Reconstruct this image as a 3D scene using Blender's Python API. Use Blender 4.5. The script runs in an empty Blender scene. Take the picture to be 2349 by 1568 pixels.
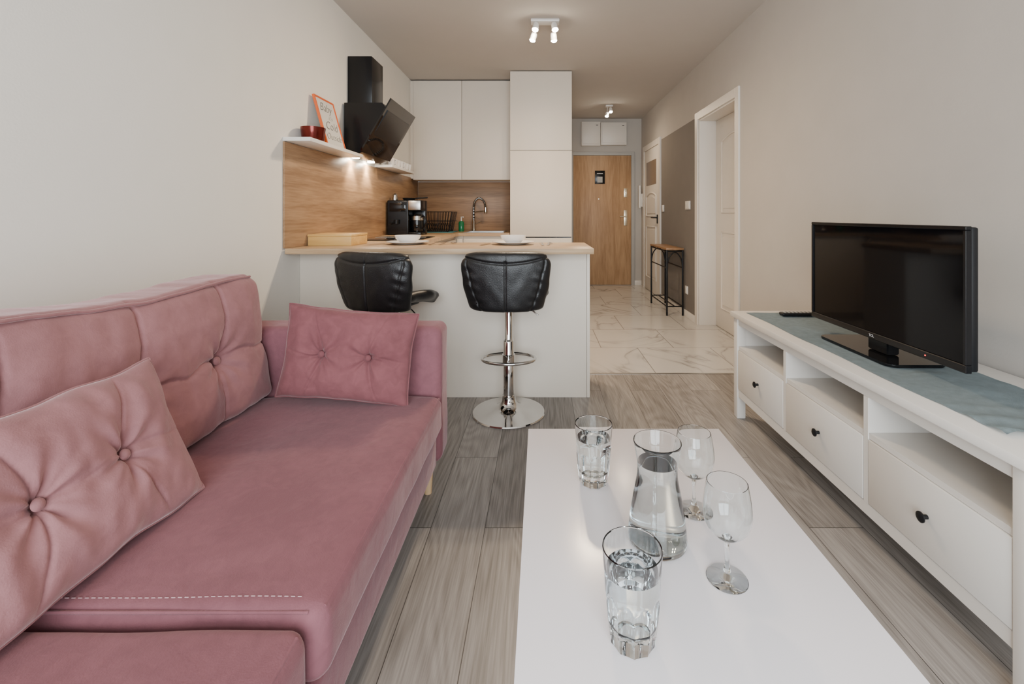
import bpy, bmesh, math, random
from mathutils import Vector, Matrix, noise
random.seed(7)
C = bpy.context.scene.collection
pi = math.pi

# ------------------------------------------------------------ materials
def newmat(name):
    m = bpy.data.materials.new(name); m.use_nodes = True
    nt = m.node_tree; b = nt.nodes['Principled BSDF']
    return m, nt, b
def setp(b, **k):
    for n, v in k.items():
        n = n.replace('_', ' ')
        if n in b.inputs: b.inputs[n].default_value = v
def c4(c): return (c[0], c[1], c[2], 1)
def node(nt, t, **k):
    n = nt.nodes.new(t)
    for a, v in k.items(): setattr(n, a, v)
    return n
def mat(name, col, rough=0.5, metal=0.0, var=0.04, nscale=6.0, bump=0.0, bscale=200.0, spec=None, **k):
    m, nt, b = newmat(name)
    setp(b, Roughness=rough, Metallic=metal, **k)
    if spec is not None: b.inputs['Specular IOR Level'].default_value = spec
    tc = node(nt, 'ShaderNodeTexCoord'); nz = node(nt, 'ShaderNodeTexNoise')
    nz.inputs['Scale'].default_value = nscale; nz.inputs['Detail'].default_value = 4
    nt.links.new(tc.outputs['Object'], nz.inputs['Vector'])
    r = node(nt, 'ShaderNodeValToRGB')
    r.color_ramp.elements[0].position = 0.3; r.color_ramp.elements[1].position = 0.7
    r.color_ramp.elements[0].color = c4([x*(1-var) for x in col])
    r.color_ramp.elements[1].color = c4([min(1, x*(1+var)) for x in col])
    nt.links.new(nz.outputs['Fac'], r.inputs['Fac']); nt.links.new(r.outputs['Color'], b.inputs['Base Color'])
    if bump:
        n2 = node(nt, 'ShaderNodeTexNoise'); n2.inputs['Scale'].default_value = bscale
        nt.links.new(tc.outputs['Object'], n2.inputs['Vector'])
        bp = node(nt, 'ShaderNodeBump'); bp.inputs['Strength'].default_value = bump; bp.inputs['Distance'].default_value = 0.002
        nt.links.new(n2.outputs['Fac'], bp.inputs['Height']); nt.links.new(bp.outputs['Normal'], b.inputs['Normal'])
    return m
def woodmat(name, c1, c2, axis='X', rough=0.45, scale=1.0, stretch=14):
    m, nt, b = newmat(name); setp(b, Roughness=rough); b.inputs['Specular IOR Level'].default_value = 0.35
    tc = node(nt, 'ShaderNodeTexCoord'); mp = node(nt, 'ShaderNodeMapping')
    s = [stretch*scale]*3; s['XYZ'.index(axis)] = 1.0*scale
    mp.inputs['Scale'].default_value = s
    nt.links.new(tc.outputs['Object'], mp.inputs['Vector'])
    n1 = node(nt, 'ShaderNodeTexNoise'); n1.inputs['Scale'].default_value = 1.2; n1.inputs['Detail'].default_value = 6; n1.inputs['Distortion'].default_value = 0.8
    nt.links.new(mp.outputs[0], n1.inputs['Vector'])
    n2 = node(nt, 'ShaderNodeTexNoise'); n2.inputs['Scale'].default_value = 7; n2.inputs['Detail'].default_value = 3
    nt.links.new(mp.outputs[0], n2.inputs['Vector'])
    mx = node(nt, 'ShaderNodeMath', operation='MULTIPLY_ADD'); mx.inputs[1].default_value = 0.35
    nt.links.new(n2.outputs['Fac'], mx.inputs[0]); 
    m2 = node(nt, 'ShaderNodeMath', operation='MULTIPLY'); m2.inputs[1].default_value = 0.65
    nt.links.new(n1.outputs['Fac'], m2.inputs[0]); nt.links.new(m2.outputs[0], mx.inputs[2])
    r = node(nt, 'ShaderNodeValToRGB'); r.color_ramp.elements[0].position = 0.38; r.color_ramp.elements[1].position = 0.62
    r.color_ramp.elements[0].color = c4(c2); r.color_ramp.elements[1].color = c4(c1)
    nt.links.new(mx.outputs[0], r.inputs['Fac']); nt.links.new(r.outputs['Color'], b.inputs['Base Color'])
    return m
def floor_planks():
    m, nt, b = newmat('laminate_planks'); setp(b, Roughness=0.40); b.inputs['Specular IOR Level'].default_value = 0.4
    tc = node(nt, 'ShaderNodeTexCoord'); mp = node(nt, 'ShaderNodeMapping')
    mp.inputs['Rotation'].default_value = (0, 0, pi/2); mp.inputs['Location'].default_value = (0.35, 0.005, 0)
    nt.links.new(tc.outputs['Object'], mp.inputs['Vector'])
    bk = node(nt, 'ShaderNodeTexBrick'); bk.offset = 0.37; bk.offset_frequency = 2
    bk.inputs['Scale'].default_value = 1; bk.inputs['Brick Width'].default_value = 1.25; bk.inputs['Row Height'].default_value = 0.19
    bk.inputs['Mortar Size'].default_value = 0.0011; bk.inputs['Mortar Smooth'].default_value = 0
    bk.inputs['Color1'].default_value = (0, 0, 0, 1); bk.inputs['Color2'].default_value = (1, 1, 1, 1); bk.inputs['Mortar'].default_value = (0.5, 0.5, 0.5, 1)
    nt.links.new(mp.outputs[0], bk.inputs['Vector'])
    sc = node(nt, 'ShaderNodeMapping'); sc.inputs['Scale'].default_value = (6, 0.9, 1)
    nt.links.new(tc.outputs['Object'], sc.inputs['Vector'])
    vm = node(nt, 'ShaderNodeVectorMath', operation='SCALE'); vm.inputs['Scale'].default_value = 31
    nt.links.new(bk.outputs['Color'], vm.inputs[0])
    ad = node(nt, 'ShaderNodeVectorMath', operation='ADD'); nt.links.new(sc.outputs[0], ad.inputs[0]); nt.links.new(vm.outputs[0], ad.inputs[1])
    n1 = node(nt, 'ShaderNodeTexNoise'); n1.inputs['Scale'].default_value = 1.0; n1.inputs['Detail'].default_value = 1.0; n1.inputs['Distortion'].default_value = 0.5
    nt.links.new(ad.outputs[0], n1.inputs['Vector'])
    ml = node(nt, 'ShaderNodeMath', operation='MULTIPLY'); ml.inputs[1].default_value = 95
    nt.links.new(n1.outputs['Fac'], ml.inputs[0])
    sn = node(nt, 'ShaderNodeMath', operation='SINE'); nt.links.new(ml.outputs[0], sn.inputs[0])
    s2 = node(nt, 'ShaderNodeMapping'); s2.inputs['Scale'].default_value = (34, 7, 1); nt.links.new(ad.outputs[0], s2.inputs['Vector'])
    n2 = node(nt, 'ShaderNodeTexNoise'); n2.inputs['Scale'].default_value = 1; n2.inputs['Detail'].default_value = 5; nt.links.new(s2.outputs[0], n2.inputs['Vector'])
    n3 = node(nt, 'ShaderNodeTexNoise'); n3.inputs['Scale'].default_value = 1.3; n3.inputs['Detail'].default_value = 2; nt.links.new(ad.outputs[0], n3.inputs['Vector'])
    def madd(a, k, c):
        q = node(nt, 'ShaderNodeMath', operation='MULTIPLY_ADD'); q.inputs[1].default_value = k; nt.links.new(a, q.inputs[0])
        if isinstance(c, float): q.inputs[2].default_value = c
        else: nt.links.new(c, q.inputs[2])
        return q.outputs[0]
    v = madd(n2.outputs['Fac'], 0.65, 0.04); v = madd(sn.outputs[0], 0.06, v); v = madd(n3.outputs['Fac'], 0.35, v); v = madd(bk.outputs['Color'], 0.20, v)
    r = node(nt, 'ShaderNodeValToRGB'); r.color_ramp.elements[0].position = 0.36; r.color_ramp.elements[1].position = 0.92
    r.color_ramp.elements[0].color = (0.120, 0.105, 0.094, 1); r.color_ramp.elements[1].color = (0.385, 0.352, 0.325, 1)
    nt.links.new(v, r.inputs['Fac'])
    mx = node(nt, 'ShaderNodeMixRGB'); nt.links.new(bk.outputs['Fac'], mx.inputs['Fac']); nt.links.new(r.outputs['Color'], mx.inputs['Color1']); mx.inputs['Color2'].default_value = (0.05, 0.043, 0.038, 1)
    nt.links.new(mx.outputs[0], b.inputs['Base Color'])
    return m
def marble_tiles():
    m, nt, b = newmat('marble_tiles'); setp(b, Roughness=0.16)
    tc = node(nt, 'ShaderNodeTexCoord'); mp = node(nt, 'ShaderNodeMapping'); mp.inputs['Location'].default_value = (0.1, -3.16, 0)
    nt.links.new(tc.outputs['Object'], mp.inputs['Vector'])
    bk = node(nt, 'ShaderNodeTexBrick'); bk.offset = 0.5; bk.inputs['Scale'].default_value = 1
    bk.inputs['Brick Width'].default_value = 0.6; bk.inputs['Row Height'].default_value = 0.6; bk.inputs['Mortar Size'].default_value = 0.0032
    bk.inputs['Color1'].default_value = (0, 0, 0, 1); bk.inputs['Color2'].default_value = (1, 1, 1, 1)
    nt.links.new(mp.outputs[0], bk.inputs['Vector'])
    vm = node(nt, 'ShaderNodeVectorMath', operation='SCALE'); vm.inputs['Scale'].default_value = 17; nt.links.new(bk.outputs['Color'], vm.inputs[0])
    ad = node(nt, 'ShaderNodeVectorMath', operation='ADD'); nt.links.new(tc.outputs['Object'], ad.inputs[0]); nt.links.new(vm.outputs[0], ad.inputs[1])
    n1 = node(nt, 'ShaderNodeTexNoise'); n1.inputs['Scale'].default_value = 1.0; n1.inputs['Detail'].default_value = 4; n1.inputs['Distortion'].default_value = 1.4
    nt.links.new(ad.outputs[0], n1.inputs['Vector'])
    s = node(nt, 'ShaderNodeMath', operation='SUBTRACT'); s.inputs[1].default_value = 0.5; nt.links.new(n1.outputs['Fac'], s.inputs[0])
    a = node(nt, 'ShaderNodeMath', operation='ABSOLUTE'); nt.links.new(s.outputs[0], a.inputs[0])
    v1 = node(nt, 'ShaderNodeValToRGB'); e = v1.color_ramp.elements
    e[0].position = 0.0; e[0].color = (1, 1, 1, 1); e[1].position = 0.06; e[1].color = (0, 0, 0, 1)
    q = e.new(0.010); q.color = (0.42, 0.42, 0.42, 1); q = e.new(0.025); q.color = (0.16, 0.16, 0.16, 1)
    nt.links.new(a.outputs[0], v1.inputs[0])
    mk = node(nt, 'ShaderNodeTexNoise'); mk.inputs['Scale'].default_value = 2.2; nt.links.new(ad.outputs[0], mk.inputs['Vector'])
    mr2 = node(nt, 'ShaderNodeMapRange'); mr2.inputs[1].default_value = 0.42; mr2.inputs[2].default_value = 0.62; mr2.inputs[3].default_value = 0.2; mr2.inputs[4].default_value = 0.85
    nt.links.new(mk.outputs['Fac'], mr2.inputs[0])
    pr = node(nt, 'ShaderNodeMath', operation='MULTIPLY'); nt.links.new(v1.outputs[0], pr.inputs[0]); nt.links.new(mr2.outputs[0], pr.inputs[1])
    base = node(nt, 'ShaderNodeMixRGB'); base.inputs['Color1'].default_value = (0.57, 0.545, 0.515, 1); base.inputs['Color2'].default_value = (0.22, 0.21, 0.20, 1)
    nt.links.new(pr.outputs[0], base.inputs['Fac'])
    mx = node(nt, 'ShaderNodeMixRGB'); nt.links.new(bk.outputs['Fac'], mx.inputs['Fac']); nt.links.new(base.outputs['Color'], mx.inputs['Color1']); mx.inputs['Color2'].default_value = (0.25, 0.235, 0.22, 1)
    nt.links.new(mx.outputs[0], b.inputs['Base Color'])
    return m
def glassmat(name, tint, ior=1.45, rough=0.0):
    m, nt, b = newmat(name)
    setp(b, Roughness=rough, IOR=ior); b.inputs['Transmission Weight'].default_value = 1.0
    b.inputs['Base Color'].default_value = c4(tint); return m
def emis(name, col, st):
    m, nt, b = newmat(name); b.inputs['Base Color'].default_value = c4(col)
    b.inputs['Emission Color'].default_value = c4(col); b.inputs['Emission Strength'].default_value = st; return m
def velvet(name, col, dark=0.80, sheen=0.45):
    m, nt, b = newmat(name); setp(b, Roughness=0.95); b.inputs['Specular IOR Level'].default_value = 0.05
    b.inputs['Sheen Weight'].default_value = sheen; b.inputs['Sheen Roughness'].default_value = 0.35; b.inputs['Sheen Tint'].default_value = (1, 0.80, 0.80, 1)
    tc = node(nt, 'ShaderNodeTexCoord'); n1 = node(nt, 'ShaderNodeTexNoise'); n1.inputs['Scale'].default_value = 3; n1.inputs['Detail'].default_value = 6; n1.inputs['Distortion'].default_value = 0.8
    nt.links.new(tc.outputs['Object'], n1.inputs['Vector'])
    n3 = node(nt, 'ShaderNodeTexNoise'); n3.inputs['Scale'].default_value = 30; n3.inputs['Detail'].default_value = 6; n3.inputs['Distortion'].default_value = 1.0
    nt.links.new(tc.outputs['Object'], n3.inputs['Vector'])
    mm = node(nt, 'ShaderNodeMath', operation='MULTIPLY_ADD'); mm.inputs[1].default_value = 0.40; nt.links.new(n3.outputs['Fac'], mm.inputs[0])
    m2 = node(nt, 'ShaderNodeMath', operation='MULTIPLY'); m2.inputs[1].default_value = 0.60; nt.links.new(n1.outputs['Fac'], m2.inputs[0]); nt.links.new(m2.outputs[0], mm.inputs[2])
    r = node(nt, 'ShaderNodeValToRGB'); r.color_ramp.elements[0].position = 0.36; r.color_ramp.elements[1].position = 0.64
    r.color_ramp.elements[0].color = c4([x*dark for x in col]); r.color_ramp.elements[1].color = c4(col)
    nt.links.new(mm.outputs[0], r.inputs['Fac']); nt.links.new(r.outputs['Color'], b.inputs['Base Color'])
    n2 = node(nt, 'ShaderNodeTexNoise'); n2.inputs['Scale'].default_value = 350; n2.inputs['Detail'].default_value = 4; nt.links.new(tc.outputs['Object'], n2.inputs['Vector'])
    bp = node(nt, 'ShaderNodeBump'); bp.inputs['Strength'].default_value = 0.5; bp.inputs['Distance'].default_value = 0.0012
    nt.links.new(n2.outputs['Fac'], bp.inputs['Height'])
    n4 = node(nt, 'ShaderNodeTexNoise'); n4.inputs['Scale'].default_value = 13; n4.inputs['Detail'].default_value = 3; n4.inputs['Distortion'].default_value = 0.7; nt.links.new(tc.outputs['Object'], n4.inputs['Vector'])
    b2 = node(nt, 'ShaderNodeBump'); b2.inputs['Strength'].default_value = 0.28; b2.inputs['Distance'].default_value = 0.010
    nt.links.new(n4.outputs['Fac'], b2.inputs['Height']); nt.links.new(bp.outputs['Normal'], b2.inputs['Normal'])
    nt.links.new(b2.outputs['Normal'], b.inputs['Normal'])
    return m

M = {}
M['wall_l'] = mat('wall_paint_white', (0.84, 0.81, 0.75), 0.9, var=0.010, bump=0.15, bscale=120)
M['wall_r'] = mat('wall_paint_greige', (0.49, 0.455, 0.415), 0.9, var=0.02, bump=0.15, bscale=120)
M['wall_g'] = mat('wall_paint_taupe', (0.19, 0.170, 0.153), 0.85, var=0.02, bump=0.1)
M['ceil'] = mat('ceiling_paint', (0.52, 0.485, 0.447), 0.95, var=0.01)
M['planks'] = floor_planks(); M['tiles'] = marble_tiles()
M['cab'] = mat('cabinet_white', (0.76, 0.685, 0.59), 0.45, var=0.01, spec=0.35)
M['white'] = mat('white_lacquer', (0.78, 0.75, 0.71), 0.3, var=0.01)
M['bench'] = mat('white_stain', (0.73, 0.69, 0.64), 0.4, var=0.02)
M['tablew'] = mat('white_table_foil', (0.84, 0.79, 0.81), 0.22, var=0.005)
M['trimw'] = mat('white_trim', (0.74, 0.69, 0.625), 0.4, var=0.01)
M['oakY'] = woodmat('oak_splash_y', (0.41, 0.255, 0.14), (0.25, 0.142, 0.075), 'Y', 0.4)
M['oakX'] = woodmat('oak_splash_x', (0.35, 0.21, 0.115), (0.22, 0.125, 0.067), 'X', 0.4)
M['topX'] = woodmat('oak_worktop', (0.54, 0.38, 0.23), (0.37, 0.24, 0.135), 'X', 0.35)
M['doorw'] = woodmat('oak_door', (0.49, 0.31, 0.17), (0.35, 0.205, 0.105), 'Z', 0.45, stretch=10)
M['boxw'] = woodmat('bamboo', (0.78, 0.50, 0.18), (0.64, 0.38, 0.12), 'X', 0.4, stretch=20)
M['legw'] = woodmat('beech', (0.68, 0.47, 0.27), (0.58, 0.38, 0.2), 'Z', 0.4)
M['conw'] = woodmat('console_wood', (0.36, 0.20, 0.10), (0.25, 0.14, 0.07), 'Y', 0.4)
M['black'] = mat('black_plastic', (0.006, 0.006, 0.007), 0.22, var=0.1, spec=0.32)
M['blackm'] = mat('black_metal', (0.007, 0.007, 0.008), 0.45, var=0.1, spec=0.3)
M['glassb'] = mat('black_glass', (0.004, 0.004, 0.005), 0.04, var=0.1)
M['screen'] = mat('tv_screen', (0.003, 0.003, 0.004), 0.06, var=0.05, spec=0.18)
M['leather'] = mat('black_leather', (0.006, 0.006, 0.007), 0.40, var=0.2, bump=0.5, bscale=260)
M['chrome'] = mat('chrome', (0.62, 0.61, 0.60), 0.05, 1.0, var=0.02)
M['steel'] = mat('brushed_steel', (0.50, 0.49, 0.47), 0.28, 1.0, var=0.05)
M['brass'] = mat('satin_nickel', (0.75, 0.66, 0.50), 0.3, 1.0, var=0.03)
M['alu'] = mat('steel_frame_grey', (0.38, 0.36, 0.33), 0.5, 0.2, var=0.02)
M['ceramic'] = mat('white_ceramic', (0.83, 0.80, 0.77), 0.15, var=0.01)
M['pink'] = velvet('pink_velvet_nap_lit', (0.335, 0.160, 0.166), 0.80, 0.50)  # same velvet as the seat; lighter nap sheen is put into the colour
M['pinks'] = velvet('pink_velvet_nap_shaded', (0.255, 0.108, 0.126), 0.78, 0.36)  # same velvet as the back; nap shade at grazing view painted in darker
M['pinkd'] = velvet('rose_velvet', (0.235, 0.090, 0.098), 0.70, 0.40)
M['seam'] = mat('seam_thread', (0.60, 0.42, 0.44), 0.8)
M['linen'] = mat('blue_linen', (0.37, 0.455, 0.485), 0.95, var=0.10, nscale=40, bump=0.6, bscale=700)
M['red'] = mat('red_metallic', (0.12, 0.012, 0.008), 0.15, 0.6, var=0.1)
M['orange'] = mat('orange_frame', (0.72, 0.13, 0.03), 0.35)
M['paper'] = mat('print_paper', (0.66, 0.65, 0.62), 0.5, var=0.01)
M['ink'] = mat('black_ink', (0.05, 0.05, 0.05), 0.6)
M['ink_w'] = mat('white_ink', (0.6, 0.6, 0.6), 0.6)
M['green'] = mat('green_soap', (0.01, 0.16, 0.06), 0.15)
M['teal'] = mat('teal_mat', (0.05, 0.22, 0.24), 0.7)
M['frost'] = mat('door_pane', (0.20, 0.15, 0.11), 0.2)
M['glass'] = glassmat('clear_glass', (0.955, 0.993, 1.0), 1.47)
M['water'] = glassmat('clear_water', (0.94, 0.982, 1.0), 1.33)
M['bulb'] = emis('warm_bulb', (1.0, 0.88, 0.70), 220)
M['led'] = emis('red_led', (1.0, 0.03, 0.02), 6)
M['socket'] = mat('switch_white', (0.8, 0.77, 0.72), 0.35, var=0.01)

# ------------------------------------------------------------ builders
def thing(name, label, cat, loc=(0, 0, 0), group=None, kind=None):
    o = bpy.data.objects.new(name, None); o.empty_display_size = 0.05; C.objects.link(o); o.location = loc
    tag(o, label, cat, group, kind); return o
def tag(o, label=None, cat=None, group=None, kind=None):
    if label: o['label'] = label
    if cat: o['category'] = cat
    if group: o['group'] = group
    if kind: o['kind'] = kind
    return o
def attach(o, p):
    if p is not None:
        o.parent = p
        o.matrix_parent_inverse = p.matrix_basis.inverted() if p.parent is None else Matrix.Identity(4)
def finish(name, bm, m, parent=None, smooth=False, doubles=True):
    if doubles: bmesh.ops.remove_doubles(bm, verts=bm.verts, dist=1e-6)
    bmesh.ops.recalc_face_normals(bm, faces=bm.faces)
    me = bpy.data.meshes.new(name); bm.to_mesh(me); bm.free()
    if isinstance(m, str): m = M[m]
    me.materials.append(m)
    if smooth is True:
        for p in me.polygons: p.use_smooth = True
    elif smooth:
        for p in me.polygons: p.use_smooth = True
        me.set_sharp_from_angle(angle=smooth)
    o = bpy.data.objects.new(name, me); C.objects.link(o); attach(o, parent); return o
def add_box(bm, lo, hi, bev=0.0, seg=2):
    t = bmesh.new(); bmesh.ops.create_cube(t, size=1)
    for v in t.verts:
        v.co = Vector([lo[i] + (v.co[i]+0.5)*(hi[i]-lo[i]) for i in range(3)])
    if bev > 0: bmesh.ops.bevel(t, geom=list(t.edges), offset=bev, segments=seg, affect='EDGES', profile=0.5)
    me = bpy.data.meshes.new('t'); t.to_mesh(me); t.free(); bm.from_mesh(me); bpy.data.meshes.remove(me)
def bx(name, lo, hi, m, parent=None, bev=0.002, seg=2):
    bm = bmesh.new(); add_box(bm, lo, hi, bev, seg); return finish(name, bm, m, parent, smooth=0.6 if bev else False)
def boxes(name, L, m, parent=None, bev=0.0015, seg=1):
    bm = bmesh.new()
    for lo, hi in L: add_box(bm, lo, hi, bev, seg)
    return finish(name, bm, m, parent, smooth=0.6 if bev else False, doubles=False)
def prism(name, pts, axis, a0, a1, m, parent=None, bev=0.0):
    bm = bmesh.new()
    def mk(p, a):
        return {'X': (a, p[0], p[1]), 'Y': (p[0], a, p[1]), 'Z': (p[0], p[1], a)}[axis]
    A = [bm.verts.new(mk(p, a0)) for p in pts]; B = [bm.verts.new(mk(p, a1)) for p in pts]
    bm.faces.new(A); bm.faces.new(B[::-1]); n = len(pts)
    for i in range(n): bm.faces.new((A[i], A[(i+1) % n], B[(i+1) % n], B[i]))
    if bev: bmesh.ops.bevel(bm, geom=list(bm.edges), offset=bev, segments=2, affect='EDGES')
    return finish(name, bm, m, parent, smooth=0.6 if bev else False)
def lathe(name, prof, m, parent=None, c=(0, 0, 0), seg=48, smooth=0.7, rad=None, closed=False):
    bm = bmesh.new(); rings = []
    for r, z in prof:
        if r < 1e-6: rings.append([bm.verts.new((c[0], c[1], c[2]+z))])
        else:
            ring = []
            for i in range(seg):
                t = 2*pi*i/seg; rr = rad(t, z, r) if rad else r
                ring.append(bm.verts.new((c[0]+rr*math.cos(t), c[1]+rr*math.sin(t), c[2]+z)))
            rings.append(ring)
    n = len(rings)
    for k in range(n if closed else n-1):
        a, b = rings[k], rings[(k+1) % n]
        for i in range(seg):
            j = (i+1) % seg
            if len(a) == 1 and len(b) == 1: continue
            if len(a) == 1: bm.faces.new((a[0], b[i], b[j]))
            elif len(b) == 1: bm.faces.new((a[i], a[j], b[0]))
            else: bm.faces.new((a[i], a[j], b[j], b[i]))
    return finish(name, bm, m, parent, smooth=smooth, doubles=False)
def spline(pts, n=8, closed=False):
    P = [Vector(p) for p in pts]; out = []; N = len(P)
    R = range(N if closed else N-1)
    for i in R:
        if closed: p0, p1, p2, p3 = P[i-1], P[i], P[(i+1) % N], P[(i+2) % N]
        else: p0 = P[max(i-1, 0)]; p1 = P[i]; p2 = P[i+1]; p3 = P[min(i+2, N-1)]
        for k in range(n):
            t = k/n
            out.append(0.5*((2*p1)+(-p0+p2)*t+(2*p0-5*p1+4*p2-p3)*t*t+(-p0+3*p1-3*p2+p3)*t**3))
    if not closed: out.append(P[-1])
    return out
def add_tube(bm, pts, r, seg=10, closed=False):
    P = [Vector(p) for p in pts]; N = len(P); rings = []
    up = Vector((0, 0, 1))
    prev = None
    for i in range(N):
        if closed: d = P[(i+1) % N]-P[i-1]
        else: d = P[min(i+1, N-1)]-P[max(i-1, 0)]
        d.normalize()
        if prev is None:
            a = d.cross(up)
            if a.length < 1e-3: a = d.cross(Vector((1, 0, 0)))
            a.normalize()
        else:
            a = prev - d*prev.dot(d); a.normalize()
        prev = a; b = d.cross(a)
        rr = r[i] if isinstance(r, (list, tuple)) else r
        off = pi/4 if seg == 4 else 0
        rings.append([bm.verts.new(P[i]+a*rr*math.cos(2*pi*k/seg+off)+b*rr*math.sin(2*pi*k/seg+off)) for k in range(seg)])
    for i in range(N if closed else N-1):
        A, B = rings[i], rings[(i+1) % N]
        for k in range(seg): bm.faces.new((A[k], A[(k+1) % seg], B[(k+1) % seg], B[k]))
    if not closed: bm.faces.new(rings[0]); bm.faces.new(rings[-1])
def tube(name, pts, r, m, parent=None, seg=10, closed=False):
    bm = bmesh.new(); add_tube(bm, pts, r, seg, closed); return finish(name, bm, m, parent, smooth=0.9 if seg > 4 else False)
def tubes(name, L, r, m, parent=None, seg=8):
    bm = bmesh.new()
    for p in L: add_tube(bm, p, r, seg)
    return finish(name, bm, m, parent, smooth=0.9 if seg > 4 else False, doubles=False)
def rbox(name, lo, hi, r, m, parent=None, n=(12, 12, 6), K=5, disp=None, warp=None):
    def coords(l, h, k):
        out = []
        for i in range(K): out.append(l + r - r*math.tan(pi/4*(1-i/K)))
        for i in range(k+1): out.append(l+r+(h-l-2*r)*i/k)
        for i in range(1, K+1): out.append(h - r + r*math.tan(pi/4*(i/K)))
        return out
    ax = [coords(lo[i], hi[i], n[i]) for i in range(3)]
    bm = bmesh.new(); cache = {}
    def V(i, j, k):
        key = (i, j, k)
        if key in cache: return cache[key]
        p = Vector((ax[0][i], ax[1][j], ax[2][k]))
        q = Vector([min(max(p[a], lo[a]+r), hi[a]-r) for a in range(3)])
        d = p-q; nn = d.normalized(); p2 = q+nn*r
        if disp: p2 = p2 + nn*disp(p2, nn)
        if warp: p2 = warp(p2)
        cache[key] = bm.verts.new(p2); return cache[key]
    L = [len(a)-1 for a in ax]
    for i in range(L[0]):
        for j in range(L[1]):
            for k in (0, L[2]): bm.faces.new((V(i, j, k), V(i+1, j, k), V(i+1, j+1, k), V(i, j+1, k)))
    for i in range(L[0]):
        for k in range(L[2]):
            for j in (0, L[1]): bm.faces.new((V(i, j, k), V(i+1, j, k), V(i+1, j, k+1), V(i, j, k+1)))
    for j in range(L[1]):
        for k in range(L[2]):
            for i in (0, L[0]): bm.faces.new((V(i, j, k), V(i, j+1, k), V(i, j+1, k+1), V(i, j, k+1)))
    return finish(name, bm, m, parent, smooth=True, doubles=False)
def copy_thing(src, loc, rotz=None):
    n = src.copy(); C.objects.link(n); n.location = loc
    if rotz is not None: n.rotation_euler = (0, 0, rotz)
    def rec(s, d):
        for ch in s.children:
            c = ch.copy(); c.parent = d; C.objects.link(c); rec(ch, c)
    rec(src, n); return n
def place(o, loc, rot=(0, 0, 0)):
    o.location = loc; o.rotation_euler = rot; return o
def text(name, s, size, m, mtx, parent=None, shear=0.0, ext=0.0004, spacing=1.0, line=0.9, align='CENTER', off=0.0):
    cu = bpy.data.curves.new(name, 'FONT'); cu.body = s; cu.size = size; cu.extrude = ext; cu.shear = shear; cu.offset = off
    cu.align_x = align; cu.align_y = 'CENTER'; cu.space_line = line; cu.space_character = spacing
    o = bpy.data.objects.new(name+'_tmp', cu); C.objects.link(o)
    dg = bpy.context.evaluated_depsgraph_get(); me = bpy.data.meshes.new_from_object(o.evaluated_get(dg))
    bpy.data.objects.remove(o); me.transform(mtx); me.materials.clear(); me.materials.append(M[m])
    t = bpy.data.objects.new(name, me); C.objects.link(t); attach(t, parent); return t

XL, XR, ZC = -1.451, 1.58, 2.60
YB = -1.7
# ------------------------------------------------------------ structure
def struct(o, label, cat): return tag(o, label, cat, kind='structure')
struct(bx('floor', (XL-0.1, YB, -0.1), (XR+0.1, 3.146, 0), 'planks', bev=0), 'grey oak laminate plank floor', 'floor')
struct(bx('floor', (XL-0.1, 3.15, -0.1), (XR+0.32, 7.25, 0), 'tiles', bev=0), 'white marble tile floor with grey veins', 'floor')
struct(bx('trim_1', (0.30, 3.14, -0.002), (XR-0.002, 3.156, 0.003), 'steel', bev=0), 'thin metal strip between laminate and tiles', 'trim')
struct(bx('ceiling', (XL-0.1, YB, ZC), (XR+0.3, 7.25, ZC+0.1), 'ceil', bev=0), 'matt taupe-white painted ceiling', 'ceiling')
struct(bx('wall_left', (XL-0.1, YB, 0), (XL, 5.46, ZC), 'wall_l', bev=0), 'smooth off-white painted wall', 'wall')
struct(boxes('wall_right', [((XR, YB, 0), (XR+0.2, 3.67, ZC)), ((XR, 3.67, 2.06), (XR+0.2, 4.55, ZC)), ((XR, 4.55, 0), (XR+0.2, 7.25, ZC))], 'wall_r', bev=0), 'greige painted wall with doorways', 'wall')
struct(bx('wall_leak_block', (XR+0.201, 3.5, 0), (XR+0.3, 4.7, ZC), 'wall_r', bev=0), 'added unseen slab behind the recessed door, blocks leaking light', 'wall')  # added out of view to stop sky light leaking past the leaf
struct(bx('wall_kitchen', (XL, 5.36, 0), (0.33, 5.46, ZC), 'wall_l', bev=0), 'kitchen back wall', 'wall')
struct(bx('wall_hall', (0.23, 5.46, 0), (0.33, 7.13, ZC), 'wall_r', bev=0), 'hallway side wall', 'wall')
struct(bx('wall_far', (0.23, 7.13, 0), (XR, 7.25, ZC), 'wall_r', bev=0), 'hallway end wall around the entrance door', 'wall')
struct(boxes('wall_back', [((XL, YB, 0), (-1.15, YB+0.15, ZC)), ((1.25, YB, 0), (XR, YB+0.15, ZC)), ((-1.15, YB, 2.35), (1.25, YB+0.15, ZC)), ((-1.15, YB, 0), (1.25, YB+0.15, 0.15))], 'wall_l', bev=0), 'window wall', 'wall')
struct(boxes('window_1', [((-1.15, YB+0.04, 0.15), (-1.07, YB+0.1, 2.35)), ((1.17, YB+0.04, 0.15), (1.25, YB+0.1, 2.35)), ((0.01, YB+0.04, 0.15), (0.09, YB+0.1, 2.35)),
     ((-1.07, YB+0.04, 2.27), (1.17, YB+0.1, 2.35)), ((-1.07, YB+0.04, 0.15), (1.17, YB+0.1, 0.23))], 'white', bev=0), 'white balcony window frame', 'window')
struct(bx('trim_2', (XR-0.003, 4.63, 0.0), (XR-0.0002, 5.94, 2.08), 'wall_g', bev=0), 'dark taupe painted wall section', 'wall paint')
struct(bx('baseboard_hall', (XR-0.015, 4.63, 0), (XR-0.0035, 5.93, 0.07), 'trimw', bev=0.001), 'low pale baseboard', 'baseboard')
struct(bx('baseboard_right', (XR-0.012, YB+0.16, 0), (XR-0.0002, 3.59, 0.06), 'trimw', bev=0.001), 'low pale baseboard', 'baseboard')

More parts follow.
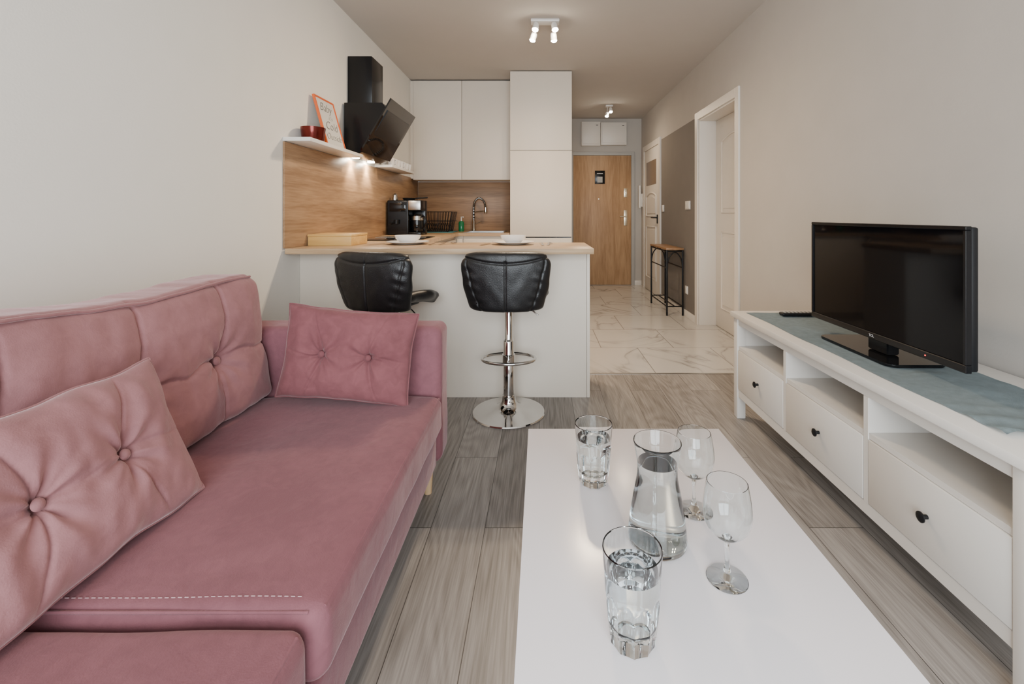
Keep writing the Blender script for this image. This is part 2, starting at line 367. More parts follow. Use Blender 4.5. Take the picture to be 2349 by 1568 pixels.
d = thing('door_1', 'white panelled interior door in deep white frame', 'door', (1.745, 4.1, 0), kind='structure')
boxes('door_frame', [((XR-0.016, 3.60, 0), (XR-0.0005, 3.672, 2.12)), ((XR-0.016, 4.548, 0), (XR-0.0005, 4.62, 2.12)), ((XR-0.016, 3.672, 2.045), (XR-0.0005, 4.548, 2.12)),
     ((XR, 3.671, 0), (1.775, 3.69, 2.045)), ((XR, 4.53, 0), (1.775, 4.549, 2.045)), ((XR, 3.69, 2.03), (1.775, 4.53, 2.058))], 'trimw', d)
bx('door_leaf', (1.745, 3.692, 0.004), (1.778, 4.528, 2.028), 'trimw', d)
def raised(name, x, y0, y1, z0, z1, parent, arch=True):
    N = 8
    pts = [(y0, z0), (y1, z0), (y1, z1)]
    if arch: pts += [(y1-(y1-y0)*i/N, z1+0.05*math.sin(pi*i/N)) for i in range(1, N)]
    pts += [(y0, z1)]
    tube(name, [(x, p[0], p[1]) for p in pts], 0.012, 'trimw', parent, seg=8, closed=True)
    ins = 0.04
    c = ((y0+y1)/2, (z0+z1)/2)
    q = [(c[0]+(p[0]-c[0])*(1-2*ins/(y1-y0)), c[1]+(p[1]-c[1])*(1-2*ins/(z1-z0))) for p in pts]
    prism(name, q, 'X', x-0.008, x, 'trimw', parent)
raised('door_panel', 1.746, 3.84, 4.38, 1.12, 1.80, d)
raised('door_panel', 1.746, 3.84, 4.38, 0.2, 0.93, d, arch=False)
tube('handle', [(1.745, 3.78, 1.05), (1.70, 3.78, 1.05), (1.70, 3.89, 1.05)], 0.009, 'blackm', d)
d = thing('door_2', 'white panelled bathroom door with small glass pane', 'door', (XR, 6.5, 0), kind='structure')
boxes('door_frame', [((XR-0.022, 5.95, 0), (XR-0.0005, 6.03, 2.12)), ((XR-0.022, 6.87, 0), (XR-0.0005, 6.95, 2.12)), ((XR-0.022, 6.03, 2.04), (XR-0.0005, 6.87, 2.12))], 'trimw', d)
bx('door_leaf', (XR-0.012, 6.032, 0.006), (XR-0.0006, 6.868, 2.038), 'trimw', d)
bx('glass_pane', (XR-0.015, 6.17, 1.52), (XR-0.0125, 6.73, 1.86), 'frost', d, bev=0)
raised('door_panel', XR-0.012, 6.17, 6.73, 1.08, 1.36, d)
raised('door_panel', XR-0.012, 6.17, 6.73, 0.2, 0.93, d, arch=False)
o = tube('handle', [(XR-0.012, 6.10, 1.06), (XR-0.06, 6.10, 1.06), (XR-0.06, 6.24, 1.06)], 0.011, 'blackm', d)
bx('handle_rose', (XR-0.02, 6.075, 0.98), (XR-0.0125, 6.125, 1.10), 'blackm', d)
d = thing('door_3', 'oak veneer entrance door with satin metal fittings', 'door', (0.96, 7.13, 0), kind='structure')
boxes('door_frame', [((0.46, 7.10, 0), (0.51, 7.1295, 2.075)), ((1.416, 7.10, 0), (1.468, 7.1295, 2.075)), ((0.51, 7.10, 2.025), (1.416, 7.1295, 2.075))], 'alu', d)
bx('door_leaf', (0.512, 7.108, 0.006), (1.414, 7.129, 2.022), 'doorw', d)
bx('lock_plate', (1.300, 7.100, 1.37), (1.355, 7.1075, 1.51), 'brass', d)
bx('handle_plate', (1.300, 7.100, 0.93), (1.355, 7.1075, 1.17), 'brass', d)
tube('handle', [(1.33, 7.1, 1.07), (1.33, 7.05, 1.07), (1.23, 7.05, 1.07)], 0.01, 'brass', d)
lathe('lock_knob', [(0, 0.03), (0.016, 0.028), (0.018, 0)], 'brass', d, seg=16).matrix_basis = Matrix.Translation((1.33, 7.10, 1.44)) @ Matrix.Rotation(pi/2, 4, 'X')
lathe('peephole', [(0, 0.006), (0.010, 0.005), (0.012, 0)], 'brass', d, seg=16).matrix_basis = Matrix.Translation((0.91, 7.108, 1.345)) @ Matrix.Rotation(pi/2, 4, 'X')
struct(bx('baseboard_far', (1.47, 7.115, 0), (XR-0.001, 7.1295, 0.07), 'trimw', bev=0.001), 'short pale baseboard', 'baseboard')

s = bx('door_sign', (0.848, 7.100, 1.58), (1.004, 7.1075, 1.785), 'black', bev=0.001)
tag(s, 'small dark notice plaque fixed on the entrance door', 'sign')
bx('sign_field', (0.885, 7.098, 1.60), (0.967, 7.0995, 1.69), 'alu', s, bev=0)
bx('sign_line', (0.88, 7.0985, 1.735), (0.972, 7.0997, 1.745), 'ink_w', s, bev=0)
for (x0, x1, z0, z1, lb) in [(0.635, 0.93, 2.17, 2.54, 'white wall-mounted electrical box above the entrance door'), (0.937, 1.335, 2.18, 2.53, 'wider white fuse box with raised door above the entrance door')]:
    t = thing('fuse_box', lb, 'fuse box', ((x0+x1)/2, 7.13, z0), group='electrical boxes over the entrance')
    bx('body', (x0, 7.06, z0), (x1, 7.13, z1), 'trimw', t, 0.003)
    bx('door', (x0+0.02, 7.05, z0+0.03), (x1-0.02, 7.0595, z1-0.03), 'trimw', t, 0.003)
    bx('latch', (x1-0.07, 7.045, z1-0.058), (x1-0.04, 7.0495, z1-0.048), 'ink', t, 0)
t = thing('intercom', 'white intercom handset on the hallway wall', 'intercom', (XR, 7.03, 1.3))
bx('base', (XR-0.03, 6.99, 1.22), (XR, 7.07, 1.42), 'socket', t, 0.003)
rbox('handset', (XR-0.065, 7.005, 1.20), (XR-0.031, 7.055, 1.55), 0.012, 'socket', t, n=(2, 2, 6))
def switch(y, z, w, h, n, lb, cat='light switch', nm='light_switch'):
    t = thing(nm, lb, cat, (XR-0.003, y, z))
    bx('plate', (XR-0.013, y-w/2, z-h/2), (XR-0.0035, y+w/2, z+h/2), 'socket', t, 0.002)
    for i in range(n):
        yy = y-w/2+0.012+(w-0.024)*(i+0.5)/n; ww = (w-0.03)/n/2-0.001
        bx('rocker' if nm != 'power_socket' else 'socket_insert', (XR-0.017, yy-ww, z-h/2+0.012), (XR-0.0135, yy+ww, z+h/2-0.012), 'socket', t, 0.001)
switch(4.86, 1.20, 0.15, 0.09, 3, 'white triple light switch on the taupe wall')
switch(5.84, 1.18, 0.08, 0.085, 1, 'white single light switch beside the bathroom door')
switch(4.90, 0.29, 0.08, 0.085, 1, 'white power socket low on the taupe wall', 'socket', 'power_socket')

# ------------------------------------------------------------ kitchen
ZT = 0.909
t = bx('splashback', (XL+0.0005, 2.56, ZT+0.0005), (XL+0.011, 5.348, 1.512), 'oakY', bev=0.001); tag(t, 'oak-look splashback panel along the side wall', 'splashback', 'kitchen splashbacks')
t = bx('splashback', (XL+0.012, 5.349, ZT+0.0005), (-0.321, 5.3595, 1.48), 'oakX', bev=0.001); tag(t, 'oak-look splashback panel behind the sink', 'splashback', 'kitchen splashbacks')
t = thing('breakfast_bar', 'white panelled peninsula base under oak bar top', 'breakfast bar', (-0.57, 2.93, 0))
bx('front_panel', (XL+0.001, 2.741, 0.0), (0.277, 2.759, ZT-0.033), 'cab', t, 0.001)
bx('end_panel', (0.279, 2.741, 0.0), (0.297, 3.10, ZT-0.033), 'cab', t, 0.001)
bx('body', (-0.84, 2.762, 0.0), (0.276, 3.10, ZT-0.034), 'cab', t, 0.001)
t = bx('worktop', (XL+0.012, 2.56, ZT-0.032), (0.301, 3.12, ZT), 'topX', bev=0.002); tag(t, 'thick oak-look bar worktop on the peninsula', 'worktop')
t = boxes('worktop', [((XL+0.012, 3.121, ZT-0.03), (-0.85, 5.348, ZT-0.0005)), ((-0.85, 4.71, ZT-0.03), (-0.80, 5.348, ZT-0.0005)), ((-0.80, 4.71, ZT-0.03), (-0.40, 4.82, ZT-0.0005)),
     ((-0.80, 5.23, ZT-0.03), (-0.40, 5.348, ZT-0.0005)), ((-0.40, 4.71, ZT-0.03), (-0.321, 5.348, ZT-0.0005))], 'topX', bev=0)
tag(t, 'oak-look L-shaped kitchen worktop with sink cutout', 'worktop')
def cabinet(lb, lo, hi, doors, face, name='base_cabinet', group='kitchen base cabinets', plinth=True):
    t = thing(name, lb, 'cabinet', ((lo[0]+hi[0])/2, (lo[1]+hi[1])/2, 0 if plinth else lo[2]), group=group)
    bx('body', lo, hi, 'cab', t, 0.001)
    if plinth:
        fx = 0.04 if face == 'X' else 0; fy = 0.04 if face == 'Y' else 0
        bx('plinth', (lo[0]+0.002, lo[1]+fy, 0), (hi[0]-0.002-fx, hi[1]-0.002, lo[2]-0.0005), 'cab', t, 0)
    for q in doors:
        g = 0.0018
        if face == 'Y': bx('cabinet_door', (q[0]+g, lo[1]-0.02, q[2]+g), (q[1]-g, lo[1]-0.001, q[3]-g), 'cab', t, 0.0012)
        else: bx('cabinet_door', (hi[0]+0.001, q[0]+g, q[2]+g), (hi[0]+0.02, q[1]-g, q[3]-g), 'cab', t, 0.0012)
    return t
for i in range(2):
    y0 = 3.125+i*0.79
    cabinet('white handleless base cabinet beneath the worktop', (XL+0.002, y0, 0.08), (-0.895, y0+0.785, ZT-0.031), [(y0, y0+0.785, 0.08, ZT-0.06)], 'X')
cabinet('white handleless corner base cabinet by the sink', (XL+0.002, 4.75, 0.08), (-0.805, 5.355, ZT-0.031), [(-0.87, -0.81, 0.08, ZT-0.06)], 'Y')
t = thing('base_cabinet', 'white handleless sink base cabinet', 'cabinet', (-0.56, 5.0, 0.0), group='kitchen base cabinets')
boxes('body', [((-0.803, 4.75, 0.08), (-0.322, 5.355, 0.70)), ((-0.803, 4.75, 0.70), (-0.322, 4.77, ZT-0.031))], 'cab', t)
bx('plinth', (-0.80, 4.79, 0), (-0.325, 5.35, 0.0795), 'cab', t, 0)
bx('cabinet_door', (-0.80, 4.73, 0.082), (-0.324, 4.749, ZT-0.06), 'cab', t, 0.001)
t = thing('sink', 'steel inset kitchen sink in the worktop', 'sink', (-0.6, 5.02, ZT))
boxes('basin', [((-0.797, 4.823, 0.74), (-0.403, 5.227, 0.75)), ((-0.797, 4.823, 0.75), (-0.79, 5.227, ZT)), ((-0.41, 4.823, 0.75), (-0.403, 5.227, ZT)),
    ((-0.79, 4.823, 0.75), (-0.41, 4.83, ZT)), ((-0.79, 5.22, 0.75), (-0.41, 5.227, ZT))], 'steel', t, bev=0)
boxes('rim', [((-0.815, 4.805, ZT), (-0.385, 4.83, ZT+0.004)), ((-0.815, 5.22, ZT), (-0.385, 5.245, ZT+0.004)), ((-0.815, 4.83, ZT), (-0.79, 5.22, ZT+0.004)), ((-0.41, 4.83, ZT), (-0.385, 5.22, ZT+0.004))], 'steel', t, bev=0.001)
bx_f = bx('wall_cabinet_filler', (XL+0.001, 5.06, 1.50), (XL+0.034, 5.355, 2.585), 'cab', bev=0.001); tag(bx_f, 'narrow white filler strip beside wall cabinets', 'cabinet filler')
for x0, x1 in [(-1.415, -0.876), (-0.874, -0.324)]:
    cabinet('tall white handleless kitchen wall cabinet', (x0, 5.07, 1.487), (x1, 5.36, 2.585), [(x0, x1, 1.485, 2.585)], 'Y', 'wall_cabinet', 'kitchen wall cabinets', False)
t = cabinet('full-height white built-in fridge cabinet', (-0.317, 4.75, 0.06), (0.326, 5.355, 2.594), [(-0.317, 0.326, 0.06, 0.86), (-0.317, 0.326, 0.868, 1.765), (-0.317, 0.326, 1.767, 2.59)], 'Y', 'tall_cabinet', None)
bx('grip_gap', (-0.312, 4.737, 0.8605), (0.32, 4.7495, 0.8675), 'black', t, 0)
for y0, y1, lb in [(2.56, 3.32, 'white floating shelf holding framed print and red bowl'), (3.98, 4.66, 'white floating shelf holding white cups')]:
    t = bx('wall_shelf', (XL+0.0005, y0, 1.515), (-1.295, y1, 1.537), 'white', bev=0.001); tag(t, lb, 'shelf', 'white kitchen shelves')
t = thing('cooker_hood', 'black angled glass chimney cooker hood', 'cooker hood', (XL, 3.6, 1.5))
bx('chimney', (XL+0.001, 3.42, 1.921), (-1.268, 3.66, 2.29), 'black', t, 0.002)
prism('body', [(XL+0.012, 1.92), (-1.16, 1.92), (-1.115, 1.86), (-1.30, 1.56), (-1.36, 1.535), (XL+0.012, 1.535)], 'Y', 3.33, 3.88, 'black', t, 0.003)
prism('glass_panel', [(-1.085, 1.945), (-1.077, 1.938), (-1.298, 1.555), (-1.306, 1.562)], 'Y', 3.29, 3.92, 'glassb', t, 0)
for yy in (3.45, 3.76):
    lathe('hood_light', [(0, 0.0), (0.026, 0.0), (0.028, 0.006), (0, 0.006)], 'bulb', t, c=(-1.40, yy, 1.5275), seg=20)
t = thing('cooktop', 'black glass induction cooktop set in the worktop', 'cooktop', (-1.15, 3.6, ZT))
bx('glass_top', (-1.40, 3.30, ZT), (-0.90, 3.89, ZT+0.006), 'glassb', t, 0.002)
for cx_, cy_, r_ in [(-1.27, 3.46, 0.09), (-1.03, 3.46, 0.075), (-1.27, 3.72, 0.075), (-1.03, 3.72, 0.09)]:
    lathe('heating_zone', [(r_-0.002, 0.0062), (r_, 0.0062), (r_, 0.0066), (r_-0.002, 0.0066)], 'alu', t, c=(cx_, cy_, ZT), seg=32, closed=True)
# coffee machine
t = thing('coffee_machine', 'black and steel coffee machine with glass carafe', 'coffee machine', (-1.29, 4.3, ZT))
rbox('body', (-1.425, 4.22, ZT), (-1.225, 4.44, ZT+0.325), 0.012, 'black', t, n=(2, 2, 4))
bx('rear_tower', (-1.224, 4.37, ZT), (-1.105, 4.44, ZT+0.325), 'black', t, 0.006)
bx('base', (-1.224, 4.20, ZT), (-1.105, 4.369, ZT+0.03), 'black', t, 0.006)
bx('top_head', (-1.224, 4.21, ZT+0.225), (-1.105, 4.369, ZT+0.325), 'black', t, 0.008)
bx('steel_band', (-1.222, 4.202, ZT+0.235), (-1.11, 4.2095, ZT+0.32), 'steel', t, 0.002)
bx('control_panel', (-1.40, 4.212, ZT+0.22), (-1.25, 4.2195, ZT+0.30), 'glassb', t, 0.002)
lathe('carafe', [(0, 0.0), (0.050, 0.002), (0.056, 0.05), (0.054, 0.11), (0.048, 0.145), (0.052, 0.16), (0, 0.165)], 'glassb', t, c=(-1.165, 4.30, ZT+0.032), seg=32)
lathe('carafe_band', [(0.0555, 0.105), (0.058, 0.108), (0.053, 0.145), (0.0505, 0.143)], 'steel', t, c=(-1.165, 4.30, ZT+0.032), seg=32, closed=True)
tube('carafe_handle', spline([(-1.115, 4.27, ZT+0.17), (-1.08, 4.25, ZT+0.165), (-1.073, 4.25, ZT+0.10), (-1.11, 4.275, ZT+0.06)], 5), 0.007, 'black', t)
tube('portafilter_handle', [(-1.34, 4.22, ZT+0.12), (-1.36, 4.12, ZT+0.11)], 0.012, 'black', t)
lathe('spout', [(0, 0), (0.022, 0), (0.024, 0.04), (0, 0.04)], 'blackm', t, c=(-1.33, 4.20, ZT+0.105), seg=20)
t = lathe('spice_mill', [(0, 0), (0.026, 0), (0.028, 0.02), (0.022, 0.035), (0.024, 0.05), (0.012, 0.062), (0, 0.07)], 'steel', c=(-1.385, 4.33, ZT+0.326), seg=24); tag(t, 'small steel mill on top of the coffee machine', 'spice mill')
t = thing('frying_pan', 'small black pan resting on the coffee machine', 'pan', (-1.22, 4.36, ZT+0.326))
lathe('bowl', [(0, 0), (0.05, 0), (0.062, 0.022), (0.059, 0.022), (0.048, 0.004), (0, 0.004)], 'blackm', t, c=(-1.25, 4.33, ZT+0.3265), seg=28)
tube('handle', [(-1.19, 4.33, ZT+0.345), (-1.07, 4.31, ZT+0.352)], 0.007, 'blackm', t)
# dish rack
t = bx('drying_mat', (-1.29, 4.80, ZT), (-0.93, 5.12, ZT+0.006), 'teal', bev=0.002); tag(t, 'teal drying mat beneath the dish rack', 'mat')
t = thing('dish_rack', 'black wire dish drying rack', 'dish rack', (-1.12, 4.95, ZT+0.006))
z0 = ZT+0.012; L = []
def loop(x0, x1, y0, y1, z): return [(x0, y0, z), (x1, y0, z), (x1, y1, z), (x0, y1, z), (x0, y0, z)]
L.append(loop(-1.26, -0.98, 4.83, 5.09, z0)); L.append(loop(-1.29, -0.945, 4.81, 5.11, z0+0.11)); L.append(loop(-1.30, -0.94, 4.80, 5.12, z0+0.21))
for i in range(13):
    f = i/12; L.append([(-1.26+0.28*f, 4.83, z0), (-1.30+0.36*f, 4.80, z0+0.21)]); L.append([(-1.26+0.28*f, 5.09, z0), (-1.30+0.36*f, 5.12, z0+0.21)])
    L.append([(-1.26+0.28*f, 4.83, z0), (-1.26+0.28*f, 4.92, z0+0.09), (-1.26+0.28*f, 5.0, z0+0.02), (-1.26+0.28*f, 5.09, z0)])
for i in range(1, 6):
    f = i/6; L.append([(-1.26, 4.83+0.26*f, z0), (-1.30, 4.80+0.32*f, z0+0.21)]); L.append([(-0.98, 4.83+0.26*f, z0), (-0.94, 4.80+0.32*f, z0+0.21)])
tubes('wire_basket', L, 0.0032, 'blackm', t, seg=6)
for sx in (-1.25, -0.99):
    for sy in (4.84, 5.08): lathe('foot', [(0, 0), (0.008, 0), (0.008, 0.006), (0, 0.006)], 'blackm', t, c=(sx, sy, ZT+0.0062), seg=10)
# faucet
t = thing('kitchen_faucet', 'chrome sink faucet with dark spring hose', 'faucet', (-0.79, 5.27, ZT))
fx, fy = -0.775, 5.285
lathe('base', [(0, 0), (0.028, 0), (0.028, 0.01), (0.02, 0.02), (0.02, 0.12), (0.014, 0.13), (0, 0.13)], 'chrome', t, c=(fx, fy, ZT), seg=24)
arc = spline([(fx, fy, ZT+0.12), (fx, fy, ZT+0.27), (fx+0.015, fy-0.01, ZT+0.345), (fx+0.065, fy-0.04, ZT+0.38), (fx+0.125, fy-0.07, ZT+0.345), (fx+0.145, fy-0.08, ZT+0.27)], 10)
tube('spring_hose', arc, [0.0095 if i % 2 else 0.0145 for i in range(len(arc))], 'steel', t, seg=12)
tube('inner_hose', arc, 0.0118, 'blackm', t, seg=12)
lathe('spray_head', [(0, 0), (0.015, 0), (0.018, 0.02), (0.014, 0.07), (0, 0.07)], 'chrome', t, c=(fx+0.147, fy-0.08, ZT+0.205), seg=20)
tube('holder_arm', [(fx, fy, ZT+0.22), (fx+0.14, fy-0.075, ZT+0.235)], 0.006, 'chrome', t)
tube('lever', [(fx+0.02, fy, ZT+0.08), (fx+0.085, fy-0.01, ZT+0.115)], 0.006, 'chrome', t)
t = thing('soap_dispenser', 'green soap bottle with white pump', 'soap dispenser', (-0.91, 5.17, ZT))
lathe('bottle', [(0, 0), (0.03, 0), (0.032, 0.01), (0.032, 0.10), (0.022, 0.115), (0.012, 0.12), (0, 0.12)], 'green', t, c=(-0.90, 5.17, ZT), seg=24)
tube('pump', [(-0.90, 5.17, ZT+0.12), (-0.90, 5.17, ZT+0.165), (-0.875, 5.15, ZT+0.163)], 0.007, 'ceramic', t)

# shelf objects
zs = 1.5375
t = thing('picture_frame', 'orange framed lettered print leaning on the shelf', 'picture frame', (-1.40, 3.0, zs))
W, H, fr = 0.27, 0.335, 0.011
bm = bmesh.new()
for lo, hi in [((-W/2, 0, 0), (-W/2+fr, 0.015, H)), ((W/2-fr, 0, 0), (W/2, 0.015, H)), ((-W/2+fr, 0, 0), (W/2-fr, 0.015, fr)), ((-W/2+fr, 0, H-fr), (W/2-fr, 0.015, H))]: add_box(bm, lo, hi, 0.001, 1)
T = Matrix.Translation((-1.335, 2.995, zs+0.001)) @ Matrix.Rotation(pi/2, 4, 'Z') @ Matrix.Rotation(-0.27, 4, 'X')
bm.transform(T); finish('frame', bm, 'orange', t, doubles=False)
bm = bmesh.new(); add_box(bm, (-W/2+fr, 0.005, fr), (W/2-fr, 0.010, H-fr)); bm.transform(T); finish('print', bm, 'paper', t)
for s_, zz, sz, xx in [('Baby', 0.268, 0.084, -0.015), ("it's", 0.205, 0.05, 0.02), ('Cold', 0.145, 0.084, 0.0), ('Outside', 0.07, 0.066, 0.0)]:
    text('lettering', s_, sz, 'ink', T @ Matrix.Translation((xx, 0.0045, zz)) @ Matrix.Rotation(pi/2, 4, 'X'), t, shear=0.5, spacing=1.0, off=-0.0015)
t = lathe('red_bowl', [(0, 0), (0.055, 0), (0.062, 0.01), (0.070, 0.085), (0.067, 0.085), (0.058, 0.012), (0, 0.008)], 'red', c=(-1.372, 2.745, zs), seg=36); tag(t, 'dark red metallic bowl on the shelf', 'bowl')
cup = thing('cup', 'small white cup on the shelf', 'cup', group='white cups on the shelf')
lathe('body', [(0, 0), (0.022, 0), (0.026, 0.01), (0.033, 0.065), (0.0305, 0.065), (0.022, 0.008), (0, 0.006)], 'ceramic', cup, seg=24)
tube('handle', spline([(0.03, 0, 0.055), (0.052, 0, 0.05), (0.048, 0, 0.022), (0.027, 0, 0.015)], 5), 0.004, 'ceramic', cup, seg=8)
ps = [(-1.335, 4.06+0.088*i) for i in range(7)] + [(-1.41, 4.10+0.09*i) for i in range(6)]
for i, p in enumerate(ps):
    if i == 0: cup.location = (p[0], p[1], zs); cup.rotation_euler = (0, 0, -1.2)
    else: copy_thing(cup, (p[0], p[1], zs), -1.2+0.3*math.sin(i*2.1))

# bar objects
t = thing('wooden_box', 'light bamboo storage box on the bar', 'box', (-1.3, 2.93, ZT))
bx('box_body', (-1.432, 2.80, ZT), (-1.165, 3.06, ZT+0.055), 'boxw', t, 0.002)
bx('lid', (-1.434, 2.798, ZT+0.0555), (-1.163, 3.062, ZT+0.070), 'boxw', t, 0.002)
plate = lathe('plate', [(0, 0), (0.075, 0), (0.085, 0.004), (0.135, 0.016), (0.136, 0.019), (0.084, 0.008), (0.07, 0.005), (0, 0.005)], 'ceramic', seg=48)
tag(plate, 'white dinner plate on the bar', 'plate', 'plates on the bar'); plate.location = (-0.86, 2.95, ZT)
p2 = plate.copy(); C.objects.link(p2); p2.location = (-0.175, 2.93, ZT)
bowl = lathe('bowl', [(0, 0), (0.04, 0), (0.045, 0.004), (0.075, 0.03), (0.084, 0.052), (0.081, 0.052), (0.07, 0.03), (0.04, 0.007), (0, 0.006)], 'ceramic', seg=48)
tag(bowl, 'white bowl stacked on a plate', 'bowl', 'bowls on the bar'); bowl.location = (-0.86, 2.95, ZT+0.0058)
b2 = bowl.copy(); C.objects.link(b2); b2.location = (-0.175, 2.93, ZT+0.0058)
def cutlery(kind, x, y, rz):
    bm = bmesh.new()
    def strip(pts):
        v = [(bm.verts.new((-w, yy, zz)), bm.verts.new((w, yy, zz))) for yy, w, zz in pts]
        for a, b in zip(v, v[1:]): bm.faces.new((a[0], a[1], b[1], b[0]))
    base = [(-0.10, 0.009, 0.002), (-0.07, 0.008, 0.004), (-0.02, 0.004, 0.010), (0.02, 0.0035, 0.011), (0.045, 0.004, 0.008)]
    if kind == 'spoon': strip(base+[(0.055, 0.012, 0.005), (0.07, 0.019, 0.003), (0.085, 0.018, 0.003), (0.096, 0.010, 0.005), (0.10, 0.002, 0.006)])
    elif kind == 'knife': strip([(-0.10, 0.008, 0.003), (-0.0, 0.007, 0.004), (0.01, 0.009, 0.004), (0.09, 0.008, 0.003), (0.105, 0.001, 0.003)])
    else:
        strip(base+[(0.055, 0.011, 0.006), (0.065, 0.012, 0.005)])
        for k in range(4):
            xx = -0.0095+k*0.0063
            v = [bm.verts.new(p) for p in [(xx-0.0016, 0.065, 0.005), (xx+0.0016, 0.065, 0.005), (xx+0.001, 0.105, 0.007), (xx-0.001, 0.105, 0.007)]]; bm.faces.new(v)
    bmesh.ops.solidify(bm, geom=list(bm.faces), thickness=0.0016)
    o = finish(kind, bm, 'chrome', smooth=0.8, doubles=False); place(o, (x, y, ZT+0.0012), (0, 0, rz))
    tag(o, 'polished steel %s lying on the bar' % kind, kind, 'cutlery on the bar'); return o
cutlery('fork', -0.665, 2.93, -0.35); cutlery('spoon', -0.60, 2.94, -0.35); cutlery('fork', 0.01, 2.90, 0.05); cutlery('spoon', 0.055, 2.92, -0.1); cutlery('knife', -0.35, 2.88, -0.2); cutlery('knife', -1.05, 2.88, -0.3)

# ------------------------------------------------------------ bar stools
st = thing('bar_stool', 'black leather swivel bar stool with chrome base', 'bar stool', group='bar stools at the breakfast bar')
lathe('base_plate', [(0, 0), (0.198, 0), (0.202, 0.004), (0.198, 0.010), (0.16, 0.016), (0.10, 0.026), (0.055, 0.045), (0.040, 0.07), (0.036, 0.10), (0, 0.10)], 'chrome', st, seg=64)
lathe('gas_column', [(0, 0.10), (0.030, 0.10), (0.030, 0.40), (0.026, 0.405), (0.022, 0.41), (0.022, 0.60), (0, 0.60)], 'chrome', st, seg=32)
ring = [(0.147*math.cos(2*pi*i/40), 0.0+0.10*math.sin(2*pi*i/40)*(1.0), 0.30) for i in range(40)]
tube('foot_ring', ring, 0.009, 'chrome', st, seg=10, closed=True)
tubes('foot_ring_bracket', [[(0, -0.10, 0.30), (0, 0.10, 0.30)]], 0.008, 'chrome', st)
lathe('ring_collar', [(0.0305, 0.27), (0.036, 0.272), (0.036, 0.325), (0.0305, 0.327)], 'chrome', st, seg=28, closed=True)
bx('seat_bracket', (-0.09, -0.09, 0.598), (0.09, 0.09, 0.612), 'blackm', st)
tube('height_lever', spline([(0.03, 0.0, 0.59), (0.10, -0.02, 0.588), (0.13, -0.03, 0.575), (0.165, -0.04, 0.548)], 5), 0.0045, 'chrome', st)
def shell(name, f, nu, nv, thick, m, parent, gr=None):
    bm = bmesh.new()
    def pt(i, j, sg):
        a = -1+2*i/nu; b = -1+2*j/nv
        u = 0.5*(a+math.sin(a*pi/2)); v = 0.5*(b+math.sin(b*pi/2))
        p = Vector(f(u, (v+1)/2)); e = 1e-3
        du = Vector(f(min(u+e, 1), (v+1)/2))-Vector(f(max(u-e, -1), (v+1)/2)); dv = Vector(f(u, min((v+1)/2+e, 1)))-Vector(f(u, max((v+1)/2-e, 0)))
        n = du.cross(dv).normalized()
        eu = max(0, 1-abs(u)**12)**0.5; ev = max(0, 1-abs(v)**12)**0.5
        th = thick/2*eu*ev
        g = gr(u, (v+1)/2) if gr else 0.006*math.exp(-(u/0.022)**2)
        return p+n*sg*max(th-g*min(1, th/0.01), 0)
    V0 = [[bm.verts.new(pt(i, j, 1)) for i in range(nu+1)] for j in range(nv+1)]
    V1 = [[(V0[j][i] if i in (0, nu) or j in (0, nv) else bm.verts.new(pt(i, j, -1))) for i in range(nu+1)] for j in range(nv+1)]
    for j in range(nv):
        for i in range(nu):
            bm.faces.new((V0[j][i], V0[j][i+1], V0[j+1][i+1], V0[j+1][i])); bm.faces.new((V1[j][i], V1[j+1][i], V1[j+1][i+1], V1[j][i+1]))
    return finish(name, bm, m, parent, smooth=True, doubles=False)
def lerp(t, pts):
    for (a, x), (b, y) in zip(pts, pts[1:]):
        if t <= b:
            k = (t-a)/(b-a); k = k*k*(3-2*k); return x+(y-x)*k
    return pts[-1][1]
def backf(u, v):
    w = lerp(v, [(0, 0.188), (0.50, 0.220), (0.80, 0.228), (1, 0.205)])
    au = abs(u)
    z = 0.604 + 0.308*v - 0.016*(au**6)*max(0, v-0.5)*2 + 0.012*(au**6)*max(0, 0.4-v)*2.5
    y = -0.215 - 0.02*v + 0.045*(au**2.6) + 0.05*max(0, 0.6-v)*(au**2) - 0.006*math.sin(pi*v)
    return (u*w, y, z)
def backg(u, v):
    g = 0.006*math.exp(-(u/0.018)**2)*(1 if v < 0.86 else 0.3)
    vc = 0.93-0.12*(1-u*u)
    g += 0.007*math.exp(-((v-vc)/0.018)**2)
    for s in (-1, 1):
        uc = s*(0.62+0.26*v); g += 0.005*math.exp(-((u-uc)/0.022)**2)*(1 if v < vc else 0)
        g += 0.0018*math.sin(v*40+u*9)*math.exp(-((u-uc)/0.12)**2)
    g += 0.0025*noise.noise(Vector((u*5, v*5, 3)))
    return g
shell('backrest', backf, 120, 80, 0.062, 'leather', st, backg)
def seatf(u, v):
    w = lerp(v, [(0, 0.15), (0.3, 0.19), (0.6, 0.222), (0.85, 0.20), (1, 0.15)])
    au = abs(u)
    y = -0.19 + 0.385*v - 0.03*(au**3)
    z = 0.645 + 0.040*(au**2.5)*math.sin(pi*min(1, v*1.1))**0.5 - 0.03*v**3
    return (u*w, y, z)
shell('seat', seatf, 64, 40, 0.06, 'leather', st)
st.location = (-0.177, 2.53, 0)
s2 = copy_thing(st, (-0.80, 2.52, 0), math.radians(-17))

